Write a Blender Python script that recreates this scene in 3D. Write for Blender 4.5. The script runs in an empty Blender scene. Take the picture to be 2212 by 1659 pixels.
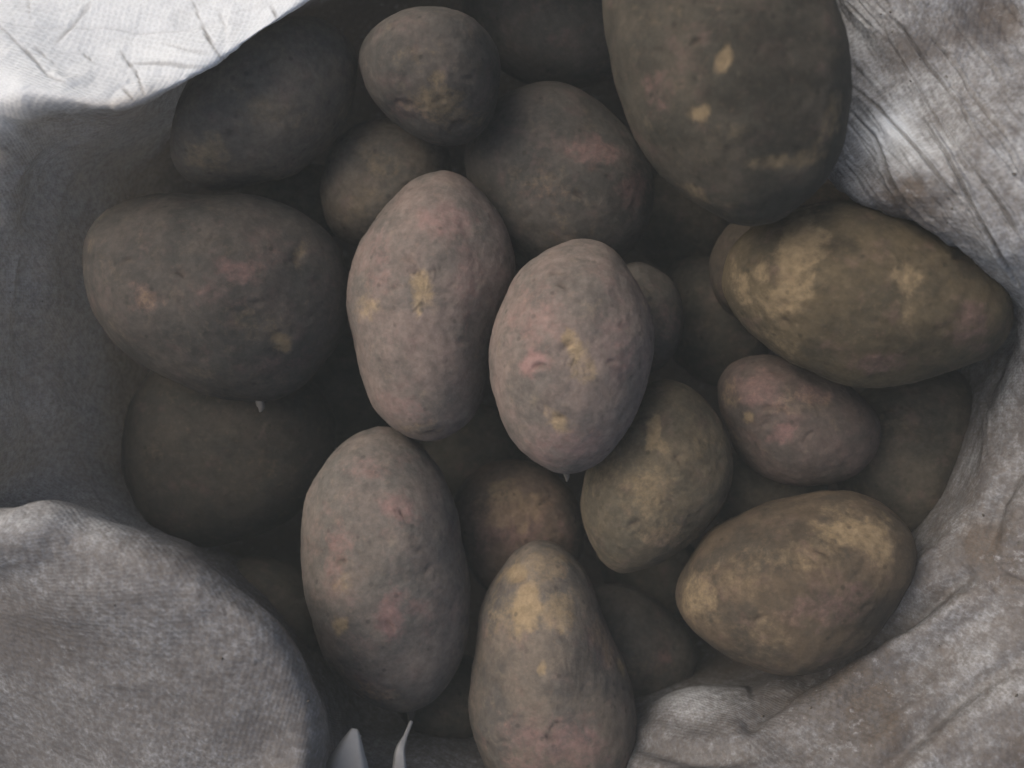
import bpy, math
import numpy as np

# ------------------------------------------------------------------ camera, world, sun, exposure
scene = bpy.context.scene
CAM_H = 0.36                      # camera height above the level of the upper potatoes (m)
VW, VH = 2212.0, 1659.0           # measuring grid of the photograph
FOC = VW * 0.36 / 0.40            # focal length in grid units
cam_d = bpy.data.cameras.new("camera")
cam = bpy.data.objects.new("camera", cam_d)
scene.collection.objects.link(cam)
cam.location = (0, 0, CAM_H)
cam_d.sensor_width = 36.0
cam_d.lens = 36.0 * 0.36 / 0.40
cam_d.clip_start = 0.01
cam_d.clip_end = 500.0
cam_d.dof.use_dof = True
cam_d.dof.focus_distance = CAM_H - 0.02
cam_d.dof.aperture_fstop = 7.0
scene.camera = cam

SUN_EL, SUN_AZ = math.radians(45), math.radians(-58)   # azimuth from +Y towards +X
world = bpy.data.worlds.new("World")
scene.world = world
world.use_nodes = True
wn = world.node_tree
wn.nodes.clear()
sky = wn.nodes.new("ShaderNodeTexSky")
sky.sky_type = 'NISHITA'
sky.sun_disc = False
sky.sun_elevation = SUN_EL
sky.sun_rotation = SUN_AZ
sky.dust_density = 7.0
sky.air_density = 1.0
bg = wn.nodes.new("ShaderNodeBackground")
bg.inputs["Strength"].default_value = 0.115
wo = wn.nodes.new("ShaderNodeOutputWorld")
wn.links.new(sky.outputs[0], bg.inputs[0])
wn.links.new(bg.outputs[0], wo.inputs[0])

sun_d = bpy.data.lights.new("sun", 'SUN')
sun_d.energy = 1.7
sun_d.angle = math.radians(55)
sun_d.color = (1.0, 0.955, 0.89)
sun = bpy.data.objects.new("sun", sun_d)
scene.collection.objects.link(sun)
sd = (math.sin(SUN_AZ) * math.cos(SUN_EL), math.cos(SUN_AZ) * math.cos(SUN_EL), math.sin(SUN_EL))
from mathutils import Vector
sun.rotation_euler = Vector(sd).to_track_quat('Z', 'Y').to_euler()
sun.location = (sd[0] * 5, sd[1] * 5, sd[2] * 5)

scene.view_settings.view_transform = 'Standard'
scene.view_settings.look = 'None'
scene.view_settings.exposure = 0.17
scene.view_settings.gamma = 1.0
scene.render.engine = 'CYCLES'
scene.cycles.max_bounces = 10
scene.cycles.diffuse_bounces = 8


# ------------------------------------------------------------------ helpers
def world_of(u, v, z):
    """grid point (u right, v down) at height z -> world coordinates"""
    u = np.asarray(u, float); v = np.asarray(v, float); z = np.asarray(z, float)
    s = (CAM_H - z) / FOC
    return np.stack([(u - VW / 2) * s, -(v - VH / 2) * s, z + 0 * s], -1)


def grid_of(P):
    s = FOC / (CAM_H - P[..., 2])
    return P[..., 0] * s + VW / 2, -P[..., 1] * s + VH / 2


def _hash(ix, iy, iz, seed):
    h = (ix.astype(np.int64) * 374761393 + iy.astype(np.int64) * 668265263 +
         iz.astype(np.int64) * 2147483647 + seed * 1274126177) & 0xFFFFFFFF
    h = ((h ^ (h >> 13)) * 1274126177) & 0xFFFFFFFF
    h = ((h ^ (h >> 16)) * 2246822519) & 0xFFFFFFFF
    return ((h ^ (h >> 15)) & 0xFFFFFF) / float(0x7FFFFF) - 1.0


def vnoise(P, scale, seed=0):
    """smooth value noise in -1..1 at points P (n,3), cell size 1/scale"""
    Q = P * scale
    I = np.floor(Q)
    F = Q - I
    F = F * F * F * (F * (F * 6 - 15) + 10)
    I = I.astype(np.int64)
    r = 0
    for dx in (0, 1):
        wx = F[:, 0] if dx else 1 - F[:, 0]
        for dy in (0, 1):
            wy = F[:, 1] if dy else 1 - F[:, 1]
            for dz in (0, 1):
                wz = F[:, 2] if dz else 1 - F[:, 2]
                r = r + wx * wy * wz * _hash(I[:, 0] + dx, I[:, 1] + dy, I[:, 2] + dz, seed)
    return r


def fbm(P, scale, seed=0, octaves=4, gain=0.5):
    a, t, s = 1.0, 0, 0
    for k in range(octaves):
        t = t + a * vnoise(P + 3.7 * k, scale * 2.03 ** k, seed + 17 * k)
        s += a
        a *= gain
    return t / s


def sstep(a, b, x):
    t = np.clip((x - a) / (b - a), 0, 1)
    return t * t * (3 - 2 * t)


def make_mesh(name, verts, faces, attrs=None, uv=None):
    me = bpy.data.meshes.new(name)
    n, m = len(verts), len(faces)
    me.vertices.add(n)
    me.vertices.foreach_set("co", np.ascontiguousarray(verts, np.float32).ravel())
    k = faces.shape[1]
    me.loops.add(m * k)
    me.loops.foreach_set("vertex_index", np.ascontiguousarray(faces, np.int32).ravel())
    me.polygons.add(m)
    me.polygons.foreach_set("loop_start", np.arange(0, m * k, k, dtype=np.int32))
    me.polygons.foreach_set("use_smooth", np.ones(m, bool))
    me.update(calc_edges=True)
    for an, arr in (attrs or {}).items():
        a = me.attributes.new(an, 'FLOAT', 'POINT')
        a.data.foreach_set("value", np.ascontiguousarray(arr, np.float32))
    if uv is not None:
        l = me.uv_layers.new(name="weave")
        l.data.foreach_set("uv", np.ascontiguousarray(uv[faces.ravel()], np.float32).ravel())
    me.validate()
    return me


def link(name, me, mat, parent=None):
    o = bpy.data.objects.new(name, me)
    scene.collection.objects.link(o)
    if mat:
        me.materials.append(mat)
    if parent:
        o.parent = parent
    return o


# ------------------------------------------------------------------ material helper
class NT:
    def __init__(self, name):
        self.m = bpy.data.materials.new(name)
        self.m.use_nodes = True
        self.t = self.m.node_tree
        self.t.nodes.clear()
        self.out = self.n("ShaderNodeOutputMaterial")
        self.b = self.n("ShaderNodeBsdfPrincipled")
        self.l(self.b.outputs[0], self.out.inputs["Surface"])

    def n(self, kind, **kw):
        x = self.t.nodes.new(kind)
        for k, v in kw.items():
            setattr(x, k, v)
        return x

    def l(self, a, b):
        self.t.links.new(a, b)

    def attr(self, name):
        return self.n("ShaderNodeAttribute", attribute_name=name).outputs["Fac"]

    def noise(self, vec, scale, detail=4, rough=0.55):
        x = self.n("ShaderNodeTexNoise")
        x.inputs["Scale"].default_value = scale
        x.inputs["Detail"].default_value = detail
        x.inputs["Roughness"].default_value = rough
        self.l(vec, x.inputs["Vector"])
        return x.outputs["Fac"]

    def ramp(self, fac, a, b):
        x = self.n("ShaderNodeMapRange")
        x.interpolation_type = 'SMOOTHSTEP'
        x.inputs["From Min"].default_value = a
        x.inputs["From Max"].default_value = b
        self.l(fac, x.inputs["Value"])
        return x.outputs["Result"]

    def math(self, op, a, b):
        x = self.n("ShaderNodeMath", operation=op)
        for i, q in enumerate((a, b)):
            if isinstance(q, (int, float)):
                x.inputs[i].default_value = q
            else:
                self.l(q, x.inputs[i])
        return x.outputs[0]

    def mix(self, fac, a, b, mode='MIX'):
        x = self.n("ShaderNodeMix", data_type='RGBA', blend_type=mode)
        if isinstance(fac, (int, float)):
            x.inputs[0].default_value = fac
        else:
            self.l(fac, x.inputs[0])
        for i, q in ((6, a), (7, b)):
            if isinstance(q, tuple):
                x.inputs[i].default_value = (*q, 1)
            else:
                self.l(q, x.inputs[i])
        return x.outputs[2]

    def bump(self, h, strength, dist, prev=None):
        x = self.n("ShaderNodeBump")
        x.inputs["Strength"].default_value = strength
        x.inputs["Distance"].default_value = dist
        self.l(h, x.inputs["Height"])
        if prev:
            self.l(prev, x.inputs["Normal"])
        return x.outputs[0]


def potato_material(name, dust_a, dust_b, seed, yellow=(0.33, 0.248, 0.150), pink=(0.27, 0.162, 0.150), dark=(0.075, 0.066, 0.055)):
    dusty = .38 + .52 * min(1.0, dust_a[0] / .18)     # a dirtier tuber shows duller skin
    yellow = tuple(q * dusty for q in yellow)
    pink = tuple(q * dusty for q in pink)
    dark = tuple(min(q, .6 * p) for q, p in zip(dark, dust_b))
    k = NT(name)
    tc = k.n("ShaderNodeTexCoord").outputs["Object"]
    mp = k.n("ShaderNodeMapping")
    mp.inputs["Location"].default_value = (seed * 0.37, seed * 0.11, seed * 0.23)
    k.l(tc, mp.inputs[0])
    v = mp.outputs[0]
    big = k.ramp(k.noise(v, 60, 5, 0.6), 0.35, 0.65)
    c = k.mix(big, dust_a, dust_b)
    # thin skin showing through the dust, warm and mauve by turns
    c = k.mix(k.math('MULTIPLY', k.ramp(k.noise(v, 95, 5, 0.65), 0.52, 0.72), 0.45), c,
              tuple(0.5 * p + 0.5 * q for p, q in zip(pink, dust_a)))
    c = k.mix(k.math('MULTIPLY', k.ramp(k.noise(v, 130, 4, 0.7), 0.55, 0.75), 0.35), c,
              tuple(0.5 * p + 0.5 * q for p, q in zip(yellow, dust_b)))
    edge = k.math('SUBTRACT', k.noise(v, 300, 8, 0.75), 0.5)
    for nm, col, gain in (("soil", dark, 0.8), ("pink", pink, 0.78), ("scuff", yellow, 0.85)):
        f = k.math('ADD', k.attr(nm), k.math('MULTIPLY', edge, 1.6))
        c = k.mix(k.math('MULTIPLY', k.ramp(f, 0.05, 1.0), gain), c, col)
    c = k.mix(k.math('MULTIPLY', k.attr("eye"), 0.5), c, (0.07, 0.05, 0.04))
    # blotches of dried soil at two sizes
    m1 = k.math('MULTIPLY_ADD', k.ramp(k.noise(v, 230, 4, 0.65), 0.3, 0.7), 0.30)
    k.t.nodes[-1].inputs[2].default_value = 0.85
    m2 = k.math('MULTIPLY_ADD', k.ramp(k.noise(v, 520, 3, 0.7), 0.3, 0.7), 0.20)
    k.t.nodes[-1].inputs[2].default_value = 0.90
    mm = k.n("ShaderNodeCombineXYZ")
    for q in range(3):
        k.l(k.math('MULTIPLY', m1, m2), mm.inputs[q])
    c = k.mix(1.0, c, mm.outputs[0], 'MULTIPLY')
    fine = k.noise(v, 900, 3, 0.7)
    c = k.mix(k.math('MULTIPLY', k.ramp(fine, 0.58, 0.74), 0.28), c, (0.085, 0.07, 0.06))
    c = k.mix(k.math('MULTIPLY', k.ramp(k.noise(v, 620, 3, 0.7), 0.60, 0.75), 0.30), c, tuple(q * 1.5 for q in dust_a))
    vo = k.n("ShaderNodeTexVoronoi")
    vo.inputs["Scale"].default_value = 190
    k.l(v, vo.inputs["Vector"])
    sel = k.n("ShaderNodeSeparateColor")
    k.l(vo.outputs["Color"], sel.inputs[0])
    dot = k.math('MULTIPLY', k.ramp(vo.outputs["Distance"], 0.24, 0.10), k.ramp(sel.outputs[0], 0.45, 0.75))
    c = k.mix(k.math('MULTIPLY', dot, 0.45), c, tuple(q * .38 for q in dust_b))
    k.l(c, k.b.inputs["Base Color"])
    k.b.inputs["Roughness"].default_value = 0.85
    k.b.inputs["Specular IOR Level"].default_value = 0.15
    n1 = k.bump(k.noise(v, 260, 5, 0.65), 0.28, 0.0010)
    n2 = k.bump(k.noise(v, 1100, 3, 0.7), 0.3, 0.0003, n1)
    k.l(n2, k.b.inputs["Normal"])
    return k.m


def cloth_material():
    k = NT("woven_plastic_cloth")
    uv = k.n("ShaderNodeUVMap", uv_map="weave").outputs[0]
    tc = k.n("ShaderNodeTexCoord").outputs["Object"]
    sep = k.n("ShaderNodeSeparateXYZ")
    k.l(uv, sep.inputs[0])
    # plain weave of flat tapes, 1.5 mm wide
    pu = k.math('MULTIPLY', sep.outputs[0], math.pi / 0.0015)
    pv = k.math('MULTIPLY', sep.outputs[1], math.pi / 0.0015)
    su = k.math('SINE', pu, 0.0)
    sv = k.math('SINE', pv, 0.0)
    weave = k.math('MULTIPLY', su, sv)
    gaps = k.math('MULTIPLY', k.math('ABSOLUTE', k.math('COSINE', pu, 0), 0), k.math('ABSOLUTE', k.math('COSINE', pv, 0), 0))
    c = k.mix(k.ramp(k.noise(tc, 45, 5, 0.6), 0.3, 0.7), (0.76, 0.80, 0.85), (0.85, 0.89, 0.93))
    # soil rubbed into the weave, and shade painted as darker cloth
    dirt_shade = k.math('ADD', k.attr("dirt_shade"), k.math('MULTIPLY', k.math('SUBTRACT', k.mix(0.55, k.noise(tc, 42, 6, 0.6), k.noise(tc, 290, 5, 0.7)), 0.5), k.math('MULTIPLY', k.attr("dirt_shade"), 1.7)))
    df = k.ramp(dirt_shade, 0.0, 1.0)
    soil_shade_c = k.mix(k.ramp(k.math('ADD', k.attr("stain_warmth"), k.math('MULTIPLY', k.math('SUBTRACT', k.noise(tc, 110, 8, 0.75), 0.5), 1.9)), 0.25, 0.85), (0.158, 0.153, 0.160), (0.125, 0.096, 0.078))
    c = k.mix(df, c, soil_shade_c)
    spk = k.ramp(k.noise(tc, 560, 4, 0.75), 0.38, 0.66)
    c = k.mix(k.math('MULTIPLY', spk, k.math('ADD', k.math('MULTIPLY', k.attr("dirt_shade"), 0.68), 0.03)), c, (0.16, 0.135, 0.115))
    c = k.mix(k.math('MULTIPLY', k.attr("crease"), 0.8), c, (0.12, 0.11, 0.105))
    c = k.mix(k.math('MULTIPLY', k.ramp(gaps, 0.35, 0.95), k.math('ADD', 0.06, k.math('MULTIPLY', k.attr("dirt_shade"), 0.42))), c, (0.15, 0.14, 0.13))
    # pale warm tint painted on the left inner wall as fill light
    c = k.mix(k.math('MULTIPLY', k.attr("wall_fill"), 0.8), c, (0.44, 0.375, 0.305))
    # worn specks where the plastic shows again, and a grain of fine dust
    dk = k.attr("dirt_shade")
    worn = k.math('MULTIPLY', k.ramp(k.noise(tc, 330, 4, 0.7), 0.53, 0.70), k.ramp(k.noise(tc, 55, 4, 0.6), 0.38, 0.62))
    c = k.mix(k.math('MULTIPLY', worn, k.math('MULTIPLY', dk, 0.50)), c, (0.50, 0.51, 0.54))
    gr = k.math('MULTIPLY', k.ramp(k.noise(tc, 430, 4, 0.75), 0.60, 0.36), k.math('MULTIPLY', dk, 0.60))
    c = k.mix(gr, c, (0.085, 0.074, 0.068))
    k.l(c, k.b.inputs["Base Color"])
    k.b.inputs["Roughness"].default_value = 0.62
    k.b.inputs["Specular IOR Level"].default_value = 0.3
    n1 = k.bump(weave, 0.22, 0.0003)
    n2 = k.bump(k.noise(tc, 150, 5, 0.6), 0.5, 0.0012, n1)
    k.l(n2, k.b.inputs["Normal"])
    tr = k.n("ShaderNodeBsdfTranslucent")          # thin plastic lets some daylight through
    k.l(c, tr.inputs["Color"])
    k.l(n2, tr.inputs["Normal"])
    ms = k.n("ShaderNodeMixShader")
    ms.inputs[0].default_value = 0.3
    k.l(k.b.outputs[0], ms.inputs[1])
    k.l(tr.outputs[0], ms.inputs[2])
    k.l(ms.outputs[0], k.out.inputs["Surface"])
    return k.m


# ------------------------------------------------------------------ the ground under the sack
def ground_material():
    k = NT("trodden_earth")
    tc = k.n("ShaderNodeTexCoord").outputs["Object"]
    c = k.mix(k.ramp(k.noise(tc, 9, 8, 0.65), 0.3, 0.7), (0.10, 0.082, 0.064), (0.17, 0.145, 0.115))
    k.l(c, k.b.inputs["Base Color"])
    k.b.inputs["Roughness"].default_value = 0.95
    k.l(k.bump(k.noise(tc, 40, 8, 0.7), 0.8, 0.01), k.b.inputs["Normal"])
    return k.m


GZ = -0.24
gv = np.array([(-1.6, -1.6, GZ), (1.6, -1.6, GZ), (1.6, 1.6, GZ), (-1.6, 1.6, GZ)], float)
g = link("ground", make_mesh("ground", gv, np.array([[0, 1, 2, 3]])), ground_material())
g["kind"] = "structure"

# ------------------------------------------------------------------ the sack
# one entry per station round the mouth, clockwise from the left:
# low wall, middle wall, rim, outer shoulder, outer edge  (grid u, v and height z)
ST = [
 ((222,620,-.04),(90,600,-.008),(-60,590,.018),(-250,580,.024),(-500,570,.04)),
 ((240,400,-.04),(110,380,-.002),(-20,330,.028),(-220,250,.03),(-500,200,.05)),
 ((330,320,-.05),(190,300,.005),(60,232,.050),(-60,130,.045),(-350,0,.01)),
 ((420,230,-.05),(300,250,.015),(250,232,.055),(150,100,.038),(-50,-200,-.01)),
 ((450,140,-.05),(375,150,.01),(400,172,.046),(300,30,.028),(100,-280,-.01)),
 ((560,60,-.06),(520,50,.0),(545,82,.038),(470,-50,.022),(330,-350,-.01)),
 ((690,0,-.07),(660,-40,.0),(680,-8,.034),(620,-150,.022),(520,-420,-.01)),
 ((880,-40,-.08),(860,-90,.0),(860,-110,.026),(840,-250,.03),(800,-500,.04)),
 ((1150,-50,-.08),(1150,-120,.0),(1150,-170,.035),(1150,-300,.045),(1150,-550,.03)),
 ((1480,-60,-.08),(1500,-150,.0),(1500,-200,.035),(1520,-350,.045),(1560,-550,.03)),
 ((1680,100,-.06),(1720,80,.0),(1745,60,.03),(1950,-100,.06),(2150,-400,.04)),
 ((1780,320,-.06),(1800,310,.0),(1795,315,.035),(2060,150,.06),(2400,-150,.04)),
 ((1850,420,-.05),(1880,400,.0),(1852,415,.05),(2150,290,.075),(2550,50,.05)),
 ((1980,490,-.05),(2010,470,.0),(1985,474,.058),(2250,400,.08),(2700,300,.05)),
 ((2060,590,-.05),(2130,560,.0),(2108,563,.06),(2300,520,.08),(2800,500,.05)),
 ((2080,700,-.05),(2190,690,-.005),(2205,684,.04),(2400,660,.07),(2850,680,.05)),
 ((2050,880,-.05),(2122,875,-.005),(2185,870,.022),(2450,880,.05),(2850,900,.04)),
 ((2000,1040,-.05),(2065,1045,-.005),(2150,1075,.024),(2450,1130,.05),(2850,1250,.03)),
 ((1920,1180,-.05),(1985,1190,.0),(2085,1245,.024),(2400,1400,.05),(2750,1600,.03)),
 ((1810,1350,-.05),(1885,1385,.0),(1990,1440,.024),(2200,1640,.05),(2450,1950,.03)),
 ((1640,1440,-.05),(1680,1495,-.004),(1745,1570,.022),(1900,1800,.05),(2050,2100,.03)),
 ((1440,1480,-.05),(1475,1530,-.012),(1510,1630,.018),(1540,1850,.05),(1600,2150,.03)),
 ((1200,1540,-.065),(1200,1610,-.035),(1200,1760,.0),(1200,1900,.04),(1200,2200,.03)),
 ((980,1540,-.07),(960,1600,-.03),(920,1740,.02),(880,1900,.05),(850,2200,.03)),
 ((820,1500,-.08),(770,1590,-.03),(720,1720,.03),(640,1900,.07),(500,2200,.05)),
 ((740,1440,-.07),(690,1510,.0),(688,1560,.05),(560,1680,.05),(250,2000,.0)),
 ((650,1330,-.08),(620,1390,.0),(650,1425,.056),(480,1540,.056),(100,1850,.0)),
 ((560,1230,-.08),(540,1300,.0),(565,1322,.06),(400,1430,.06),(0,1700,.0)),
 ((450,1170,-.08),(420,1200,.0),(440,1222,.06),(300,1350,.062),(-150,1550,.0)),
 ((330,1100,-.07),(298,1162,.0),(310,1157,.058),(190,1290,.062),(-250,1400,.0)),
 ((290,1060,-.06),(190,1120,.008),(180,1114,.054),(80,1230,.058),(-350,1300,.0)),
 ((255,1000,-.06),(100,1108,.01),(90,1100,.056),(-20,1190,.060),(-400,1280,.02)),
 ((250,940,-.055),(-10,1075,.012),(-45,1096,.050),(-140,1150,.054),(-480,1170,.02)),
 ((238,850,-.05),(95,890,-.006),(-95,950,.034),(-260,980,.040),(-500,950,.03)),
 ((224,740,-.044),(88,745,-.008),(-80,760,.024),(-250,770,.030),(-500,760,.03)),
]

CREASES = [  # (points, half width in grid units, depth in m, dirt)
 ([(412,-5),(444,72),(462,103),(481,128)], 4, .0012, 1.0),
 ([(259,106),(290,147),(312,205)], 4, .0012, .9),
 ([(-5,58),(47,103),(78,131),(106,162),(140,181)], 6, .0014, .6),
 ([(75,103),(119,137)], 5, .001, .6),
 ([(194,9),(150,56),(119,90)], 8, .0014, .5),
 ([(62,0),(68,47)], 5, .001, .4),
 ([(581,6),(600,42)], 4, .001, .7),
 ([(169,103),(200,128)], 4, .001, .6),
 ([(260,178),(290,218)], 4, .001, .7),
 ([(284,128),(360,134),(447,147)], 6, .001, .45),
 ([(353,90),(400,108),(453,117)], 5, .0008, .3),
 ([(470,20),(485,60)], 6, .0008, .3),
 ([(1825,172),(1895,230),(1989,332),(2082,449)], 5, .0016, .8),
 ([(1828,230),(1891,297),(1926,394),(1957,449)], 6, .0014, .6),
 ([(1832,8),(1922,94),(1973,172),(2020,250),(2059,312),(2100,380)], 4, .0012, .6),
 ([(1895,8),(1957,70),(2012,156),(2075,234),(2114,312)], 5, .0014, .8),
 ([(1973,31),(2043,117),(2090,195),(2153,273),(2212,352)], 5, .0014, .8),
 ([(2051,39),(2129,137),(2188,219)], 5, .0012, .5),
 ([(2160,-4),(2215,66)], 6, .0014, .6),
 ([(1992,254),(2043,332),(2090,422),(2160,547),(2200,610)], 6, .0018, .8),
 ([(2032,254),(2114,375),(2170,455),(2215,527)], 5, .0014, .8),
 ([(1887,215),(1934,180),(1973,168)], 5, .001, .7),
 ([(2004,250),(2040,223)], 5, .001, .6),
 ([(1900,350),(1960,440),(2040,500),(2120,590)], 6, .0014, .6),
 ([(2120,260),(2180,330),(2215,400)], 5, .001, .5),
 ([(2090,1245),(1992,1323),(1895,1402),(1738,1472),(1621,1566)], 32, .0055, .35),
 ([(2212,1420),(2080,1500),(1960,1610),(1900,1670)], 40, .0036, .15),
 ([(2215,1000),(2160,1090),(2140,1180)], 30, .0024, .15),
 ([(1330,1600),(1480,1640),(1620,1640)], 30, .0028, .2),
 ([(2215,1261),(2168,1241)], 8, .0012, .5),
 ([(2100,800),(2125,880),(2130,980)], 7, .001, .3),
 ([(2180,760),(2130,850)], 8, .001, .3),
]
RIDGES = [  # raised folds (points, half width, height)
 ([(1840,190),(1900,260),(1960,330),(2000,390)], 18, .0025),
 ([(2000,255),(2030,300),(2060,345)], 12, .0016),
 ([(1400,1545),(1500,1520),(1620,1490)], 36, .006),
 ([(2020,1180),(1930,1330),(1780,1440)], 24, .005),
 ([(1700,1600),(1860,1470),(2000,1370),(2140,1265)], 30, .005),
 ([(70,470),(95,600),(80,720)], 35, .003),
 ([(110,150),(140,175),(200,160)], 14, .0014),
]


def poly_dist(u, v, pts, seed):
    """distance (grid units) to a polyline, and position along it 0..1"""
    best = np.full(u.shape, 1e9)
    along = np.zeros(u.shape)
    n = len(pts) - 1
    for i in range(n):
        (a, b), (c, d) = pts[i], pts[i + 1]
        L2 = (c - a) ** 2 + (d - b) ** 2
        t = np.clip(((u - a) * (c - a) + (v - b) * (d - b)) / L2, 0, 1)
        dd = np.hypot(u - a - t * (c - a), v - b - t * (d - b))
        k = dd < best
        best[k] = dd[k]
        along[k] = ((i + t) / n)[k]
    return best, along


def catmull(K, t, closed):
    """K (n, ...) control values at integer parameters, t parameters"""
    n = len(K)
    i = np.floor(t).astype(int)
    f = (t - i).reshape((-1,) + (1,) * (K.ndim - 1))
    if closed:
        g = [K[(i + o) % n] for o in (-1, 0, 1, 2)]
    else:
        g = [K[np.clip(i + o, 0, n - 1)] for o in (-1, 0, 1, 2)]
    p0, p1, p2, p3 = g
    return 0.5 * (2 * p1 + (p2 - p0) * f + (2 * p0 - 5 * p1 + 4 * p2 - p3) * f ** 2 + (3 * p1 - p0 - 3 * p2 + p3) * f ** 3)


def build_sack():
    A = np.array(ST, float)                                   # (cols, 5, 3)
    W = world_of(A[..., 0], A[..., 1], A[..., 2])
    cen = np.array([0.0, 0.0, 0.0])
    low, out = W[:, 0], W[:, 4]
    deep1 = low * [1.02, 1.02, 0] + [0, 0, -.11]
    deep2 = low * [.93, .93, 0] + [0, 0, -.19]
    deep3 = low * [.5, .5, 0] + [0, 0, GZ + .012]
    deep4 = low * [.02, .02, 0] + [0, 0, GZ + .010]
    sk1 = out * [1.10, 1.10, 0] + [0, 0, -.02]
    sk2 = out * [1.05, 1.05, 0] + [0, 0, -.13]
    sk3 = out * [1.00, 1.00, 0] + [0, 0, GZ + .003]
    # a softened rim: a point just inside and one just outside of it
    K = np.stack([deep4, deep3, deep2, deep1, low, W[:, 1], W[:, 2], W[:, 3], out, sk1, sk2, sk3], 1)
    nc = len(ST)
    NU = nc * 38
    tu = np.arange(NU) * nc / NU
    rows = []
    for r, cnt in enumerate([4, 5, 8, 12, 40, 70, 160, 100, 12, 8, 8]):
        rows.append(r + np.arange(cnt) / cnt)
    tv = np.concatenate(rows + [np.array([11.0])])
    G = catmull(K, tu, True)                                  # (NU, 12, 3)
    G = np.moveaxis(catmull(np.moveaxis(G, 1, 0), tv, False), 0, 1)   # (NU, NV, 3)
    NV = len(tv)
    P = G.reshape(-1, 3)
    # normals
    du = np.roll(G, -1, 0) - np.roll(G, 1, 0)
    dv = np.gradient(G, axis=1)
    N = np.cross(du, dv)
    N /= np.linalg.norm(N, axis=2, keepdims=True) + 1e-12
    N = N.reshape(-1, 3)
    if np.mean(N[:, 2]) < 0:
        N = -N
    rowpar = np.tile(tv, NU)
    vis = sstep(3.4, 4.4, rowpar)
    d = vis * (.0022 * fbm(P, 22, 5, 2) + .0012 * (1 - 2 * np.abs(vnoise(P, 45, 9))) * .5 + .0006 * fbm(P, 130, 3, 3))
    lw = sstep(0, -.03, P[:, 0] + .13) * sstep(4.6, 5.1, rowpar) * (1 - sstep(6.2, 6.6, rowpar))
    d = d + lw * (.0030 * vnoise(P * [1, .45, 1], 60, 71) + .0012 * (1 - 2 * np.abs(vnoise(P * [1, .5, 1], 95, 72))))
    # stretched crumples that run round the mouth, stronger on the outside
    u, v = grid_of(P)
    crease = np.zeros(len(P))
    jit = 4.0 * vnoise(P, 160, 31) + 2.0 * vnoise(P, 420, 32)
    outer = sstep(5.45, 5.8, rowpar)
    inner_ok = sstep(4.2, 4.8, rowpar)
    for pts, w, dep, dirt_shade in CREASES:
        dd, al = poly_dist(u, v, pts, 0)
        w = w * .55
        dd = np.abs(dd + jit * .5)
        fade = np.sin(np.clip(al, .03, .97) * math.pi) ** .4
        side = outer if pts[0][1] < 700 else inner_ok
        g_ = np.exp(-(dd / w) ** 2) * fade * side
        lip = np.exp(-((dd - 2.2 * w) / (1.4 * w)) ** 2) * fade * side
        flap_ = pts[0][1] < 260 and pts[0][0] < 900
        d = d - (.35 if flap_ else 1.0) * dep * g_ + (.05 if flap_ else .45) * dep * lip
        crease = np.maximum(crease, g_ * min(1.0, dirt_shade * (1.3 if flap_ else 1.0)))
    # many finer gathers, parallel to the fold on the right
    q = np.stack([(u * .77 - v * .64) / 16 + .25 * vnoise(P, 40, 3), (u * .64 + v * .77) / 330, 0 * u], 1)
    rd = 1 - np.abs(vnoise(q, 1.0, 77))
    rd2 = 1 - np.abs(vnoise(q * [2.1, 1.7, 1], 1.0, 78))
    gath = sstep(1700, 1850, u) * sstep(760, 520, v) * sstep(5.3, 5.7, rowpar)
    sh = sstep(.86, .99, rd) * (.4 + .6 * sstep(-.2, .5, vnoise(P, 25, 6)))
    d = d - gath * (.0009 * sh + .0005 * sstep(.85, 1, rd2)) + gath * .0012 * vnoise(q * [.5, .6, 1], 1.0, 79)
    crease = np.maximum(crease, gath * .55 * sh)
    fl = sstep(5.5, 5.9, rowpar) * sstep(330, 200, v) * sstep(1000, 800, u)
    q2 = P + .006 * np.stack([vnoise(P, 40, 11), vnoise(P, 40, 12), vnoise(P, 40, 13)], 1)
    for sc_n, am, sd_ in ((26, .0008, 41), (48, .0003, 42), (95, .00015, 43)):
        rr = 1 - np.abs(vnoise(q2, sc_n, sd_)) / .9
        thin = sstep(.90, 1.0, rr)
        d = d - fl * am * (.5 * sstep(.55, 1.0, rr) + .5 * thin)
        crease = np.maximum(crease, fl * .12 * thin * sstep(-.1, .5, vnoise(P, 30, sd_ + 5)))
    for pts, w, h in RIDGES:
        dd, al = poly_dist(u, v, pts, 0)
        dd = np.abs(dd + jit)
        fade = np.sin(np.clip(al, .0, 1) * math.pi) ** .5
        side = outer if pts[0][1] < 420 else inner_ok
        d = d + h * np.exp(-(dd / w) ** 2) * fade * side
    P = P + N * d[:, None]
    # soil rubbed in inside; right and bottom also darkened as painted shade
    def blob(cu, cv, ru, rv):
        return np.exp(-(((u - cu) / ru) ** 2 + ((v - cv) / rv) ** 2))
    dirt_shade = .56 * (1 - sstep(5.6, 6.15, rowpar)) + .03
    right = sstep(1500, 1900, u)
    dirt_shade = np.maximum(dirt_shade, right * (.58 + .22 * sstep(600, 1000, v)))
    dirt_shade = np.maximum(dirt_shade, (.80 + .08 * sstep(1300, 1600, u)) * sstep(1000, 1200, v))
    dirt_shade += .5 * blob(1965, 420, 60, 45) + .4 * blob(2150, 50, 90, 60) + .35 * blob(1960, 110, 60, 50)
    dirt_shade += .4 * blob(1800, 1500, 110, 70) + .35 * blob(2120, 1180, 60, 60) + .35 * blob(1900, 1560, 60, 80) + .25 * blob(60, 1380, 120, 60)
    dirt_shade += .3 * blob(200, 245, 120, 35) - .5 * blob(1930, 290, 60, 60) - .35 * blob(1510, 1520, 110, 40) - .2 * blob(2050, 1400, 100, 120)  # first blob paints the shaded band below the flap
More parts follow.
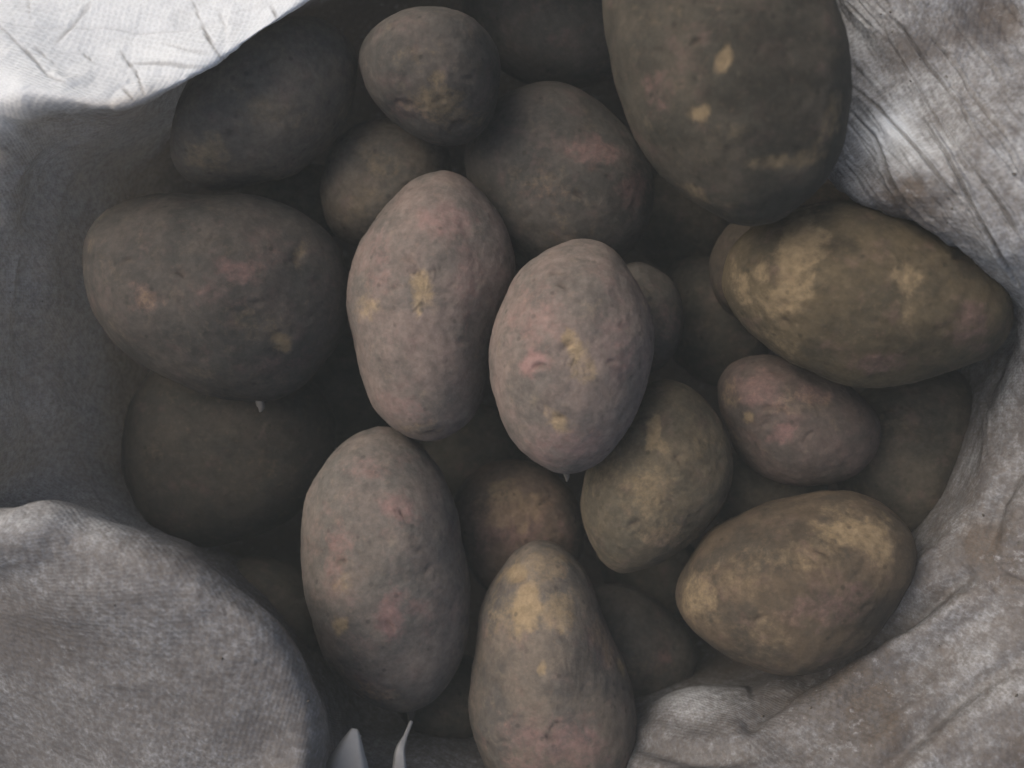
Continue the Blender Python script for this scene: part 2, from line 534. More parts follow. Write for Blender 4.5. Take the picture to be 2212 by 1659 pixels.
    stain_warmth = .9 * blob(1965, 420, 70, 50) + .7 * blob(2150, 50, 100, 70) + .6 * blob(1960, 110, 60, 50) + .9 * blob(1800, 1500, 130, 80)
    stain_warmth += .8 * blob(2120, 1180, 70, 70) + .7 * blob(1900, 1560, 70, 90) + .5 * blob(200, 245, 120, 40) + .6 * blob(2160, 760, 60, 80)
    stain_warmth = np.maximum(1.2 * stain_warmth * (.7 + 1.1 * fbm(P, 70, 61, 4, .65)), (.25 + .17 * sstep(800, 1200, v)) * right)
    under = .85 * (1 - sstep(3.5, 4.9, rowpar))                # soil at the bottom, plus the shade of the gaps painted in
    stain_warmth = np.maximum(stain_warmth, under)
    dirt_shade = np.maximum(dirt_shade, 1.2 * under)
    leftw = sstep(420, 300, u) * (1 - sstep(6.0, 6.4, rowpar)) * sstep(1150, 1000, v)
    dirt_shade = dirt_shade * (1 - .15 * leftw)
    stain_warmth = np.maximum(stain_warmth, leftw * (.50 + .5 * fbm(P, 40, 66, 4, .6)))  # brown painted in to warm the bluish skylight on the left wall
    dirt_shade = np.maximum(dirt_shade, .58 * sstep(420, 300, u) * (1 - sstep(6.3, 6.9, rowpar)) * sstep(230, 330, v))  # left wall darkened in its colour to stand for shade
    dirt_shade += .28 * right * fbm(P, 60, 63, 4, .6)
    # weave coordinates: metres along and across
    lu = np.linalg.norm(np.roll(G, -1, 0) - G, axis=2)[:, NV * 2 // 3]
    su = np.concatenate([[0], np.cumsum(lu)[:-1]])
    lv = np.linalg.norm(np.diff(G, axis=1), axis=2).mean(0)
    sv = np.concatenate([[0], np.cumsum(lv)])
    uv = np.stack([np.repeat(su, NV), np.tile(sv, NU)], 1)
    idx = np.arange(NU * NV).reshape(NU, NV)
    nx = np.roll(idx, -1, 0)
    F = np.stack([idx[:, :-1], nx[:, :-1], nx[:, 1:], idx[:, 1:]], -1).reshape(-1, 4)
    return make_mesh("sack_cloth", P, F, {"dirt_shade": np.clip(dirt_shade, 0, 1.4), "crease": np.clip(crease, 0, 1), "stain_warmth": np.clip(stain_warmth, 0, 1), "wall_fill": np.clip(leftw * (.62 + .5 * fbm(P, 55, 67, 5, .65)), 0, 1)}, uv)


CLOTH = cloth_material()
sack = bpy.data.objects.new("potato_sack", None)
scene.collection.objects.link(sack)
sack.location = (0, 0, GZ)
sack["label"] = "open white woven plastic sack with a soiled inside, holding the potatoes"
sack["category"] = "sack"
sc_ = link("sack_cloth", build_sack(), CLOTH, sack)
sc_.location = (0, 0, -GZ)


def ribbon(name, pts, widths, mat, parent, thick=.0003, rel=(0, 0, 0)):
    """a flat tape through world points"""
    pts = np.array(pts, float)
    t = np.linspace(0, len(pts) - 1.001, 28)
    C = catmull(pts, t, False)
    w = np.interp(t, np.arange(len(widths)), widths)
    T = np.gradient(C, axis=0)
    T /= np.linalg.norm(T, axis=1, keepdims=True)
    S = np.cross(T, [0, 0, 1.0])
    S /= np.linalg.norm(S, axis=1, keepdims=True) + 1e-9
    U = np.cross(S, T)
    ring = []
    for a, b in ((-1, 0), (-.4, 1), (.5, .6), (1, -.3), (.4, -1), (-.5, -.7)):
        ring.append(C + S * (a * w)[:, None] + U * (b * (thick + w * .07))[:, None])
    V = np.stack(ring, 1)
    n, m = V.shape[:2]
    idx = np.arange(n * m).reshape(n, m)
    nx = np.roll(idx, -1, 1)
    F = np.stack([idx[:-1], nx[:-1], nx[1:], idx[1:]], -1).reshape(-1, 4)
    V = V.reshape(-1, 3)
    e0, e1 = idx[0], idx[-1]
    F = np.concatenate([F, [[e0[3], e0[2], e0[1], e0[0]], [e0[5], e0[4], e0[3], e0[0]],
                            [e1[0], e1[1], e1[2], e1[3]], [e1[0], e1[3], e1[4], e1[5]]]])
    me = make_mesh(name, V - np.array(rel), F)
    return link(name, me, mat, parent)


def tape_material():
    k = NT("bare_plastic_tape")
    tc = k.n("ShaderNodeTexCoord").outputs["Object"]
    c = k.mix(k.noise(tc, 300, 4, .6), (.24, .235, .23), (.36, .355, .35))
    k.l(c, k.b.inputs["Base Color"])
    k.b.inputs["Roughness"].default_value = .5
    return k.m


TAPE = tape_material()
RB = (0, 0, GZ)
ribbon("loose_tape", [world_of(738, 1760, .030), world_of(750, 1665, .034), world_of(757, 1620, .036), world_of(763, 1590, .036), world_of(766, 1574, .035)],
       [.0105, .0080, .0050, .0026, .0012], TAPE, sack, rel=RB)
ribbon("loose_tape", [world_of(850, 1740, .02), world_of(862, 1665, .022), world_of(864, 1622, .022), world_of(876, 1590, .018), world_of(889, 1558, .012)],
       [.0032, .0028, .0019, .0009, .0007], TAPE, sack, rel=RB)
for fa in ([(742,1735,.03),(752,1660,.033),(772,1610,.033),(779,1588,.031)],
           [(690,1730,.03),(706,1670,.033),(728,1632,.034),(731,1612,.032)]):
    ribbon("loose_fibre", [world_of(*q) for q in fa], [.0007, .0006, .0005, .0003], TAPE, sack, rel=RB)


# ------------------------------------------------------------------ the potatoes
NH = 9


class Potato:
    """a tuber from its outline (grid points), height of its middle, half thickness, lean and marks"""
    def __init__(self, key, outline, z, c, lean=(0, 0), big=True):
        self.key, self.c, self.lean, self.big = key, c, lean, big
        o = np.array(outline, float)
        x, y = o[:, 0], o[:, 1]
        x2, y2 = np.roll(x, -1), np.roll(y, -1)
        cr = x * y2 - x2 * y
        a = cr.sum() / 2
        self.cu = ((x + x2) * cr).sum() / (6 * a)
        self.cv = ((y + y2) * cr).sum() / (6 * a)
        ang = np.arctan2(-(y - self.cv), x - self.cu) % (2 * math.pi)
        rad = np.hypot(x - self.cu, y - self.cv)
        k = np.argsort(ang)
        ang, rad = ang[k], rad[k]
        t = np.arange(720) * 2 * math.pi / 720
        r = np.interp(t, np.concatenate([ang - 2 * math.pi, ang, ang + 2 * math.pi]), np.tile(rad, 3))
        f = np.fft.rfft(r)
        w = np.exp(-(np.arange(len(f)) / NH) ** 4)
        self.want = np.fft.irfft(f * w, 720)
        self.r = self.want.copy()
        self.z = z
        self.nphi, self.nlat = (180, 100) if big else (110, 60)
        self.fit()

    def shape(self, z):
        ph = np.arange(self.nphi) * 2 * math.pi / self.nphi
        la = np.linspace(0, math.pi, self.nlat)
        s = (CAM_H - z) / FOC
        rp = np.interp(ph, np.arange(721) * 2 * math.pi / 720, np.append(self.r, self.r[0])) * s
        S = np.sin(la) ** .93
        X = np.outer(rp * np.cos(ph), S)
        Y = np.outer(rp * np.sin(ph), S)
        Z = np.outer(np.ones(self.nphi), self.c * np.cos(la)) + self.lean[0] * X + self.lean[1] * Y
        return np.stack([X, Y, Z], -1)

    def fit(self):
        ctr = world_of(self.cu, self.cv, self.z)
        for _ in range(4):
            P = self.shape(self.z) + ctr
            u, v = grid_of(P)
            a = (np.arctan2(-(v - self.cv), u - self.cu) % (2 * math.pi)).ravel()
            d = np.hypot(u - self.cu, v - self.cv).ravel()
            b = (a / (2 * math.pi) * 90).astype(int) % 90
            m = np.zeros(90)
            np.maximum.at(m, b, d)
            got = np.interp((np.arange(720) + .5) / 8, np.arange(-1, 92) + .5, np.concatenate([m[-1:], m, m[:2]]))
            ratio = self.want / np.maximum(got, 1)
            f = np.fft.rfft(ratio)
            f *= np.exp(-(np.arange(len(f)) / NH) ** 4)
            self.r = self.r * np.fft.irfft(f, 720)

    def surfaces(self, U, V):
        """upper and lower heights over a grid, nan outside (rasterised from the vertices)"""
        P = self.shape(self.z) + world_of(self.cu, self.cv, self.z)
        u, v = grid_of(P)
        i = np.round((u - U[0]) / (U[1] - U[0])).astype(int).ravel()
        j = np.round((v - V[0]) / (V[1] - V[0])).astype(int).ravel()
        z = P[..., 2].ravel()
        ok = (i >= 0) & (i < len(U)) & (j >= 0) & (j < len(V))
        top = np.full((len(U), len(V)), -9.0)
        bot = np.full((len(U), len(V)), 9.0)
        np.maximum.at(top, (i[ok], j[ok]), z[ok])
        np.minimum.at(bot, (i[ok], j[ok]), z[ok])
        return top, bot


def ell(cu, cv, a, b, deg, egg=0.0, n=20):
    t = np.arange(n) * 2 * math.pi / n
    x = a * np.cos(t)
    y = b * np.sin(t) * (1 + egg * np.cos(t))
    r = math.radians(deg)
    return list(zip(cu + x * math.cos(r) - y * math.sin(r), cv + x * math.sin(r) + y * math.cos(r)))


GREY = ((.152, .128, .112), (.108, .099, .090))
MAUV = ((.166, .131, .115), (.117, .102, .091))
BROW = ((.086, .067, .041), (.052, .043, .029))
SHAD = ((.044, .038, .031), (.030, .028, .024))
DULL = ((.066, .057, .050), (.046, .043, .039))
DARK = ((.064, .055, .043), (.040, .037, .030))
MIDD = ((.076, .066, .058), (.055, .051, .046))
DUSK = ((.158, .130, .100), (.116, .102, .084))

# key: outline, z, half thickness, lean, colours, label, marks, eyes
# marks: (kind, u, v, ru, rv, turn, strength)
S_, P_, D_ = "scuff", "pink", "soil"
SPEC = [
 ("E", [(1288,-60),(1300,0),(1312,100),(1345,210),(1390,330),(1450,400),(1530,465),(1598,497),(1670,480),(1740,430),(1800,360),(1826,250),(1828,120),(1803,0),(1740,-120),(1640,-200),(1500,-220),(1370,-170)],
  .062, .036, (.0, .0), DARK, "largest dark potato at the top, soil coated with small tan scrapes",
  [(S_,1562,130,17,30,25,.95),(S_,1508,247,26,17,-10,1),(P_,1425,190,40,40,0,.4),(S_,1668,352,44,20,-8,.8),(S_,1745,340,40,16,-25,.55),(S_,1790,265,16,75,22,.5),(S_,1500,416,36,15,25,.75),(D_,1650,150,120,160,0,.7),(D_,1700,280,70,70,0,.6)],
  [(1500,90),(1660,360)]),
 ("J", [(1562,585),(1600,510),(1680,460),(1760,440),(1880,450),(1990,490),(2090,560),(2170,620),(2196,680),(2180,740),(2110,790),(2000,822),(1880,835),(1780,812),(1690,772),(1620,710),(1575,650)],
  .030, .034, (.02, .0), BROW, "yellow brown oval potato with rough pale scab at its left end",
  [(S_,1725,535,48,75,25,.95),(S_,1640,590,22,30,30,.75),(S_,1600,620,22,50,-15,.8),(S_,1680,650,55,45,0,.8),(S_,1740,610,30,40,0,.6),(S_,1660,740,60,30,30,.45),(S_,1965,600,30,30,-40,.75),(S_,1955,680,18,40,10,.45),(D_,2080,570,30,45,-30,.8),(D_,1820,530,45,25,0,.8),(D_,1960,730,120,40,0,.55),(P_,1900,780,70,25,0,.5),(P_,2100,700,40,50,0,.5)],
  [(1625,560),(1700,600),(1690,660),(2070,560),(1690,700)]),
 ("H", [(1240,520),(1310,525),(1370,590),(1410,690),(1405,790),(1380,880),(1330,960),(1260,1015),(1180,1015),(1110,960),(1075,880),(1062,780),(1085,680),(1120,600),(1175,545)],
  .018, .032, (.0, .0), MAUV, "egg shaped pale mauve potato in the centre with a bright pink nick",
  [(P_,1155,780,36,26,-15,.85),(P_,1170,690,60,70,0,.42),(P_,1220,960,90,40,0,.42),(S_,1236,752,20,38,-10,.85),(S_,1265,800,30,40,0,.5),(S_,1205,912,32,22,20,.85),(D_,1190,855,26,24,0,.5),(D_,1215,605,18,18,0,.5),(D_,1290,650,30,40,0,.3),(P_,1345,760,30,80,0,.4)],
  [(1212,905),(1212,612),(1165,790),(1226,745),(1200,585)]),
 ("G", [(905,375),(980,370),(1050,415),(1100,500),(1113,600),(1090,700),(1066,800),(1030,900),(960,950),(900,955),(830,920),(790,850),(765,740),(757,620),(780,530),(820,450)],
  .012, .033, (.0, .0), MAUV, "long oval grey mauve potato left of centre with a yellow scrape on its upper half",
  [(S_,914,622,24,42,5,.95),(S_,905,672,8,5,30,.9),(S_,790,665,22,30,0,.6),(P_,960,480,70,40,0,.5),(P_,870,880,60,25,20,.45),(P_,1010,600,30,90,0,.35),(D_,893,625,15,20,0,.5),(D_,1010,660,22,80,5,.4),(S_,905,925,60,20,0,.35),(P_,820,560,40,60,0,.35)],
  [(900,585),(935,935),(885,560)]),
 ("R", [(800,915),(880,930),(945,990),(985,1080),(1000,1180),(1017,1300),(1012,1400),(980,1480),(930,1530),(870,1542),(800,1525),(740,1470),(690,1390),(665,1290),(655,1190),(665,1080),(700,990),(750,930)],
  .006, .036, (.0, .0), GREY, "long grey potato with pink blotches and a thin root tail, beside the loose tapes",
  [(P_,842,1338,32,52,10,.85),(P_,865,1095,45,30,30,.65),(P_,725,1195,30,55,0,.6),(P_,890,1320,50,25,0,.4),(S_,742,1345,14,20,20,.85),(S_,820,1500,70,18,20,.4),(P_,800,1490,60,25,20,.5),(P_,790,1010,50,30,0,.4),(D_,800,1440,60,40,0,.4),(D_,790,1230,50,40,0,.3),(S_,745,1255,20,30,30,.35)],
  [(735,1215),(870,1110),(840,1350)]),
 ("Q", [(1160,1168),(1230,1180),(1265,1230),(1290,1310),(1320,1390),(1358,1480),(1372,1570),(1362,1670),(1320,1750),(1220,1790),(1120,1770),(1060,1690),(1030,1590),(1020,1460),(1030,1340),(1060,1250),(1105,1190)],
  .020, .034, (.0, .0), ((.132, .110, .090), (.086, .078, .071)), "pear shaped potato cut by the bottom edge, large tan scrape near its narrow end",
  [(S_,1135,1315,34,62,5,1),(S_,1110,1240,32,22,0,.9),(S_,1205,1320,36,46,20,.62),(S_,1165,1225,60,40,0,.45),(S_,1172,1443,12,16,0,1),(S_,1300,1385,20,55,-25,.5),(P_,1300,1390,30,60,-25,.5),(S_,1337,1440,9,22,-20,.8),(P_,1200,1610,110,60,0,.55),(S_,1090,1330,40,60,0,.4),(D_,1230,1440,60,60,0,.45),(D_,1070,1450,30,60,0,.3)],
  [(1120,1245),(1190,1600)]),
 ("O", [(1450,1270),(1490,1190),(1590,1110),(1700,1070),(1800,1050),(1890,1068),(1960,1120),(1990,1190),(1965,1280),(1900,1365),(1820,1425),(1720,1462),(1640,1455),(1560,1420),(1500,1380),(1460,1330)],
  .004, .036, (.0, .0), ((.080, .060, .041), (.051, .042, .032)), "oval tan potato lying against the soiled cloth at the lower right",
  [(S_,1850,1145,90,42,15,.75),(S_,1900,1180,30,50,0,.6),(S_,1500,1290,40,60,0,.6),(S_,1740,1200,90,50,0,.4),(S_,1600,1240,60,50,0,.35),(S_,1640,1370,60,40,0,.35),(D_,1880,1340,70,70,0,.5),(P_,1780,1310,90,40,-20,.35),(D_,1960,1180,30,50,0,.4)],
  [(1775,1185),(1640,1340)]),
 ("F", [(176,600),(190,500),(240,440),(340,413),(470,418),(600,430),(690,480),(745,560),(760,640),(740,720),(690,790),(620,850),(540,875),(450,855),(350,815),(260,760),(200,680)],
  -.006, .038, (.0, .0), DULL, "broad dusty grey potato on the left with a white sprout on its lower edge",
  [(P_,510,590,45,25,20,.6),(S_,315,650,35,25,0,.4),(P_,315,650,40,30,0,.55),(S_,610,742,20,18,40,1),(S_,650,548,16,34,15,.55),(P_,580,560,50,25,0,.3),(S_,560,700,80,30,0,.25),(P_,450,640,60,30,0,.3),(D_,480,560,70,30,0,.35),(P_,590,790,60,25,0,.3)],
  [(270,560),(640,560),(390,590)]),
 ("B", [(785,110),(800,200),(870,270),(940,312),(1000,305),(1060,265),(1082,180),(1070,90),(1010,32),(920,15),(840,40)],
  .006, .030, (.0, .0), MIDD, "small rounded potato near the top with a wrinkled pale patch, between two darker ones",
  [(S_,935,220,55,35,10,.65),(S_,980,250,60,25,0,.5),(S_,940,170,18,20,0,.55),(P_,880,235,50,25,30,.4),(D_,1020,150,25,25,0,.5),(S_,890,130,50,30,0,.25)],
  [(985,268)]),
 ("L", [(1548,850),(1570,790),(1640,766),(1740,788),(1840,840),(1900,905),(1897,965),(1850,1020),(1770,1048),(1690,1043),(1620,1000),(1575,930)],
  .0, .027, (.0, .0), ((.094, .071, .062), (.062, .052, .046)), "small purplish pink potato tucked under the yellow brown one",
  [(P_,1692,935,38,24,-25,.9),(P_,1640,840,70,40,20,.55),(S_,1612,903,15,14,0,.85),(S_,1730,870,60,30,0,.3),(D_,1830,930,60,50,0,.4),(P_,1760,850,40,20,0,.5),(S_,1570,850,20,40,0,.4)],
  [(1690,880),(1655,880)]),
 ("N", [(1400,820),(1460,815),(1520,860),(1565,930),(1582,1010),(1562,1090),(1510,1150),(1450,1205),(1380,1237),(1310,1225),(1262,1165),(1250,1080),(1270,1000),(1330,890)],
  -.004, .030, (.0, .0), ((.104, .084, .057), (.070, .061, .045)), "olive brown potato with a pale streak, right below the central one",
  [(S_,1412,930,13,42,10,.9),(S_,1430,965,14,20,-40,.6),(S_,1400,1065,50,60,0,.5),(S_,1430,1160,50,30,0,.5),(P_,1430,1165,40,25,0,.35),(S_,1310,1000,30,60,20,.4),(D_,1470,930,40,40,0,.4),(D_,1480,1050,50,50,0,.35),(S_,1520,960,20,30,0,.4)],
  [(1460,990),(1370,1130)]),
 ("A", [(364,340),(372,250),(410,165),(490,85),(600,38),(710,48),(768,130),(765,230),(735,295),(680,350),(560,397),(460,414),(400,390)],
  -.014, .034, (.0, .0), DUSK, "dusky oval potato in the shade under the white sack flap at the upper left",
  [(S_,448,335,45,40,0,.65),(S_,560,230,80,30,20,.4),(S_,640,270,50,30,0,.25),(D_,560,320,60,40,0,.4)],
  [(500,290)]),
 ("D", [(1000,330),(1045,235),(1140,178),(1225,178),(1310,230),(1372,300),(1412,390),(1405,470),(1355,545),(1270,585),(1170,590),(1090,540),(1030,440)],
  -.012, .036, (.0, .0), MIDD, "rounded dusty potato with a faint rose blush, right above the central one",
  [(P_,1290,330,75,35,10,.65),(P_,1365,410,30,40,20,.65),(S_,1180,400,60,30,20,.22),(S_,1220,500,70,40,0,.2),(P_,1180,420,50,30,0,.25)],
  [(1250,420)]),
 ("T", [(1230,1270),(1290,1258),(1370,1270),(1440,1318),(1500,1388),(1511,1425),(1470,1490),(1400,1525),(1320,1535),(1240,1500),(1200,1400)],
  -.02, .027, (.0, .0), MIDD, "dark small potato half hidden behind the pear shaped one, with a red fleck",
  [(P_,1440,1420,20,18,0,.7),(S_,1400,1450,60,30,0,.2)], []),
 ("P", [(985,1080),(1030,1015),(1110,990),(1200,1025),(1250,1095),(1257,1170),(1215,1250),(1130,1290),(1045,1275),(1000,1190)],
  -.02, .028, (.0, .0), ((.115, .083, .063), (.078, .062, .051)), "small round reddish tan potato low between the long grey and the olive brown ones",
  [(S_,1110,1100,70,50,0,.6),(P_,1110,1130,90,60,0,.6),(S_,1080,1060,40,30,0,.5)], [(1180,1080)]),
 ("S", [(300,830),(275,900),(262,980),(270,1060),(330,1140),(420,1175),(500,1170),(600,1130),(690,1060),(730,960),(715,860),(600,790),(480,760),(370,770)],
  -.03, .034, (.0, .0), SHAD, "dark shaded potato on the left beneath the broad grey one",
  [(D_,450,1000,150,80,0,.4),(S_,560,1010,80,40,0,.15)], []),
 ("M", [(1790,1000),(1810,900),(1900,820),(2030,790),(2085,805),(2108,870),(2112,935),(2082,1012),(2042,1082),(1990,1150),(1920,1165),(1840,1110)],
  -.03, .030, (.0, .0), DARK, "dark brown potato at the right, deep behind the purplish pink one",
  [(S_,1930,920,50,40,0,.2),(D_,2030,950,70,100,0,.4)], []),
 ("K", [(1531,585),(1540,530),(1600,465),(1690,410),(1780,395),(1860,415),(1900,460),(1890,550),(1820,640),(1700,700),(1600,690),(1548,650)],
  -.03, .030, (.0, .0), ((.058, .046, .034), (.042, .035, .028)), "brown potato showing only its edges behind the yellow brown one",
  [(S_,1800,415,60,20,0,.2)], []),
 ("I", [(1320,600),(1370,560),(1430,592),(1472,655),(1478,715),(1460,770),(1420,805),(1350,810),(1310,760),(1290,680)],
  -.03, .024, (.0, .0), MIDD, "little dull potato peeping out behind the right edge of the central one",
  [(P_,1440,690,30,50,0,.35)], []),
 ("C", [(690,380),(735,295),(830,262),(935,285),(980,360),(955,455),(880,520),(790,540),(722,510),(692,450)],
  -.028, .028, (.0, .0), DUSK, "small olive grey potato deep in the gap above the long oval one",
  [(S_,810,350,50,35,30,.4),(S_,770,440,60,40,0,.3)], []),
 # the layer underneath, seen only through the gaps
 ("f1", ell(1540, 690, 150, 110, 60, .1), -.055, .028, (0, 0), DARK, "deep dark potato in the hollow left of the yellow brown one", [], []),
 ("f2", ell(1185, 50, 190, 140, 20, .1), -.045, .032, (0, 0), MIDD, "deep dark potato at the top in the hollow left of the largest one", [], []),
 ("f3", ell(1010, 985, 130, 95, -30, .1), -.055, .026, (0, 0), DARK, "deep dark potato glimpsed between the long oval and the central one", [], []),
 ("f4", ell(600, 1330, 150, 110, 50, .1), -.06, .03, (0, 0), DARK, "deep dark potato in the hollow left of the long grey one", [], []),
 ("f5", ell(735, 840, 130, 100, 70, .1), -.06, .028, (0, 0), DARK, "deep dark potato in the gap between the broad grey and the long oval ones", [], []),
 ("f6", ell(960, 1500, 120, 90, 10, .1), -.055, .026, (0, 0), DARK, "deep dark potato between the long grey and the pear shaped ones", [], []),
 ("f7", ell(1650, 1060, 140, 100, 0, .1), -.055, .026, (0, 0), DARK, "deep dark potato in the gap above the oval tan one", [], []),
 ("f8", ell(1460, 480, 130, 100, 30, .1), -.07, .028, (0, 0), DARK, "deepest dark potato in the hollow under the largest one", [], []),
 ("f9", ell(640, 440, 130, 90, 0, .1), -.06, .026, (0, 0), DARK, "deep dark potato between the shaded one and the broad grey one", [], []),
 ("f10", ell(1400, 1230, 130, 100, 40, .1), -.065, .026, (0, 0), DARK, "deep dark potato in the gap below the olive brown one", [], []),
]

pots = []
U = np.arange(-200, 2500, 8.0)
V = np.arange(-300, 1900, 8.0)
tops = []
for key, outline, z, c, lean, cols, label, marks, eyes in SPEC:
    big = not key.startswith("f")
    p = Potato(key, outline, z, c, lean, big)
    for _ in range(8):                        # let it down until it lies clear of those above it
        top, bot = p.surfaces(U, V)
        over = -1.0
        for t2, b2 in tops:
            m = (b2 < 8) & (top > -8)
            if m.any():
                # how far this one's top reaches above the other's underside, and is not wholly above it
                over = max(over, np.max((top - b2)[m]))
        if over <= .0004:
            break
        p.z -= over * .9
        p.fit()
    tops.append(p.surfaces(U, V))
    pots.append(p)
print("heights", {p.key: round(p.z, 3) for p in pots})

objs = {}
for n, (p, spec) in enumerate(zip(pots, SPEC)):
    key, outline, z, c, lean, cols, label, marks, eyes = spec
    ctr = world_of(p.cu, p.cv, p.z)
    G = p.shape(p.z)
    # close the poles into single points shared by the ring
    Pl = G.reshape(-1, 3)
    W = Pl + ctr
    u, v = grid_of(W)
    up = sstep(-.2, .25, Pl[:, 2] / c)
    du = np.roll(G, -1, 0) - np.roll(G, 1, 0)
    dv = np.gradient(G, axis=1)
    N = np.cross(dv, du)
    L = np.linalg.norm(N, axis=2, keepdims=True)
    N = N / (L + 1e-15)
    N[:, 0] = (0, 0, 1)
    N[:, -1] = (0, 0, -1)
    N = N.reshape(-1, 3)
    if np.sum(N * Pl) < 0:
        N = -N
        N.reshape(G.shape)[:, 0] = (0, 0, 1)
        N.reshape(G.shape)[:, -1] = (0, 0, -1)
    sh = n * 1.37
    Q = Pl + np.array([sh, sh * .7, sh * .3])
    d = .0024 * fbm(Q, 28, n, 2) + .0008 * fbm(Q, 75, n + 50, 3) + .00022 * fbm(Q, 420, n + 90, 2)
    att = {k: np.zeros(len(Pl)) for k in ("scuff", "pink", "soil", "eye")}
    wob = fbm(Q, 170, n + 7, 4, .6)
    for kind, mu, mv, ru, rv, turn, st in marks:
        r = math.radians(turn)
        a = ((u - mu) * math.cos(r) + (v - mv) * math.sin(r)) / ru
        b = (-(u - mu) * math.sin(r) + (v - mv) * math.cos(r)) / rv
        f = st * sstep(1.55, .35, np.hypot(a, b) + .85 * wob) * up
        att[kind] = np.maximum(att[kind], f)
        if kind == "scuff":
            d -= f * (.0003 + .0006 * np.abs(fbm(Q, 230, n + 31, 3, .6)))
    rng = np.random.RandomState(n + 5)
    spots = [(a, b, 1.0) for a, b in eyes]
    for _ in range(5 if p.big else 2):
        t = rng.uniform(0, 2 * math.pi)
        q = rng.uniform(.25, .8)
        k = int(t / (2 * math.pi) * 720) % 720
        spots.append((p.cu + q * p.want[k] * math.cos(t), p.cv - q * p.want[k] * math.sin(t), .45))
    for eu, ev, st in spots:
        turn = rng.uniform(-.6, .6)
        a = (u - eu) * math.cos(turn) + (v - ev) * math.sin(turn)
        b = -(u - eu) * math.sin(turn) + (v - ev) * math.cos(turn)
        bb = b - a * a / 60.0
        pit = np.exp(-(a / 15) ** 2 - (bb / 6) ** 2) * up * st
        brow = np.exp(-(a / 22) ** 2 - ((bb - 12) / 9) ** 2) * up * st
        d += -.0014 * pit + .0003 * brow
        att["eye"] = np.maximum(att["eye"], pit * .8)
    Pl = Pl + N * d[:, None]
    nphi, nlat = p.nphi, p.nlat
    G2 = Pl.reshape(nphi, nlat, 3)
    # weld the poles
    verts = np.concatenate([G2[:, 1:-1].reshape(-1, 3), G2[:, 0].mean(0)[None], G2[:, -1].mean(0)[None]])
    m = nlat - 2
    idx = np.arange(nphi * m).reshape(nphi, m)
    nx = np.roll(idx, -1, 0)
    quads = np.stack([idx[:, :-1], idx[:, 1:], nx[:, 1:], nx[:, :-1]], -1).reshape(-1, 4)
    tp, bt = nphi * m, nphi * m + 1
    caps = np.concatenate([np.stack([np.full(nphi, tp), idx[:, 0], nx[:, 0]], -1), np.stack([np.full(nphi, bt), nx[:, -1], idx[:, -1]], -1)])
    tris = np.concatenate([quads[:, [0, 1, 2]], quads[:, [0, 2, 3]], caps])
    A2 = {}
    for k, arr in att.items():
        g_ = arr.reshape(nphi, nlat)
        A2[k] = np.concatenate([g_[:, 1:-1].ravel(), [g_[:, 0].mean(), g_[:, -1].mean()]])
    me = make_mesh("potato", verts, tris, A2)
    o = link("potato", me, potato_material("potato_skin", cols[0], cols[1], n))
    o.location = ctr
    o["label"] = label
    o["category"] = "potato"
    o["group"] = "potatoes in the sack"
    objs[key] = (o, ctr)


def sprout_material(nm, a, b):
    k = NT(nm)
    tc = k.n("ShaderNodeTexCoord").outputs["Object"]
    k.l(k.mix(k.noise(tc, 500, 3, .6), a, b), k.b.inputs["Base Color"])
    k.b.inputs["Roughness"].default_value = .7
    return k.m


SPROUT = sprout_material("pale_sprout", (.17, .16, .15), (.12, .11, .105))
ROOT = sprout_material("dry_root", (.13, .115, .10), (.09, .08, .07))


def stub(key, name, pts, widths, mat):
    o, ctr = objs[key]
    return ribbon(name, [world_of(*q) for q in pts], widths, mat, o, thick=.0006, rel=tuple(ctr))


zF, zH, zR = (objs[k][1][2] for k in "FHR")
stub("F", "sprout", [(556, 850, zF), (561, 868, zF - .001), (563, 880, zF - .002), (562, 888, zF - .004)], [.0012, .0018, .0017, .0006], SPROUT)
stub("H", "sprout", [(1218, 1000, zH), (1222, 1018, zH - .001), (1225, 1030, zH - .003), (1224, 1038, zH - .005)], [.0016, .0014, .0010, .0004], ROOT)
stub("R", "root_tail", [(884, 1525, zR), (888, 1545, zR - .002), (886, 1562, zR - .004), (880, 1580, zR - .006)], [.0020, .0016, .0010, .0006], ROOT)


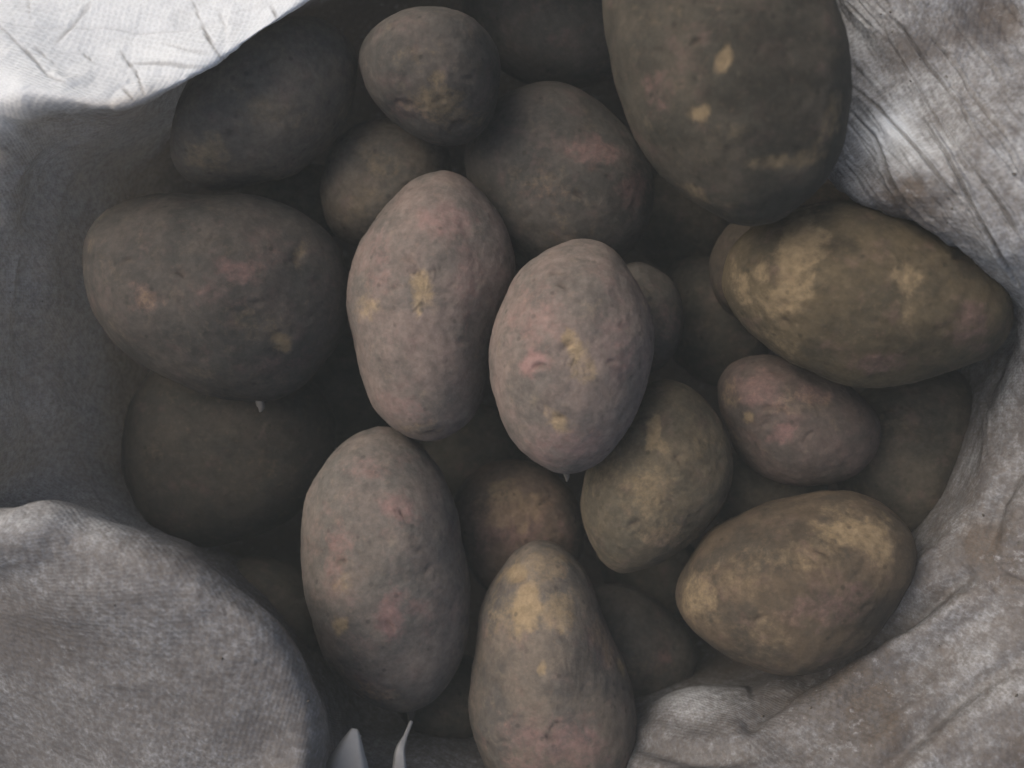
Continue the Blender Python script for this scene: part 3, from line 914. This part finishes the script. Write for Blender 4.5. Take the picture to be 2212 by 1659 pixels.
# ------------------------------------------------------------------ crumbs of soil on the cloth
def build_crumbs():
    rng = np.random.RandomState(3)
    me = sc_.data
    co = np.empty(len(me.vertices) * 3, np.float32)
    no = np.empty(len(me.vertices) * 3, np.float32)
    me.vertices.foreach_get("co", co)
    me.vertices.foreach_get("normal", no)
    co, no = co.reshape(-1, 3), no.reshape(-1, 3)
    u, v = grid_of(co)
    ok = np.where((u > 0) & (u < VW) & (v > 0) & (v < VH) & (np.abs(no[:, 2]) > .45) & (co[:, 2] > -.02) & ((v > 260) | (u > 1700)))[0]
    base = np.array([(0, 0, 1), (.9, 0, .3), (.3, .85, .25), (-.7, .5, .35), (-.75, -.55, .2), (.25, -.9, .3), (0, 0, -.5)], float)
    fc = np.array([(0, 1, 2), (0, 2, 3), (0, 3, 4), (0, 4, 5), (0, 5, 1), (6, 2, 1), (6, 3, 2), (6, 4, 3), (6, 5, 4), (6, 1, 5)])
    vs, fs = [], []
    for k in range(45):
        i = ok[rng.randint(len(ok))]
        if u[i] < 760 and v[i] > 1000 and rng.rand() < .8:
            continue
        r = .0003 * (1 + 1.6 * rng.rand() ** 3)
        t = rng.rand() * 6.28
        R = np.array([[math.cos(t), -math.sin(t), 0], [math.sin(t), math.cos(t), 0], [0, 0, 1]])
        b = (base * (.7 + .6 * rng.rand(7, 1)) * [1.5, 1, .8]) @ R.T
        n = no[i] if no[i][2] > 0 else -no[i]
        vs.append(co[i] + n * r * .25 + b * r)
        fs.append(fc + 7 * (len(vs) - 1))
    return make_mesh("soil_crumbs", np.concatenate(vs), np.concatenate(fs))


cr = link("soil_crumbs", build_crumbs(), sprout_material("dry_soil", (.085, .07, .056), (.05, .042, .035)))
cr["kind"] = "stuff"
cr["label"] = "scattered crumbs of dry dark soil on the cloth of the sack"

# ------------------------------------------------------------------ haze volume added to lift the dark gaps like a lens veil
hz = np.array([(x, y, z) for z in (GZ - 1.0, CAM_H + .06) for y in (-1.75, 1.75) for x in (-1.75, 1.75)], float)
hf = np.array([(0, 2, 3, 1), (4, 5, 7, 6), (0, 1, 5, 4), (1, 3, 7, 5), (3, 2, 6, 7), (2, 0, 4, 6)])
hm = bpy.data.materials.new("veil_haze")
hm.use_nodes = True
hm.node_tree.nodes.clear()
ho = hm.node_tree.nodes.new("ShaderNodeOutputMaterial")
pv = hm.node_tree.nodes.new("ShaderNodeVolumePrincipled")
pv.inputs["Color"].default_value = (.84, .92, .92, 1)
pv.inputs["Density"].default_value = 0.115
hm.node_tree.links.new(pv.outputs[0], ho.inputs["Volume"])
haze = link("haze", make_mesh("haze", hz, hf), hm)
haze["kind"] = "stuff"
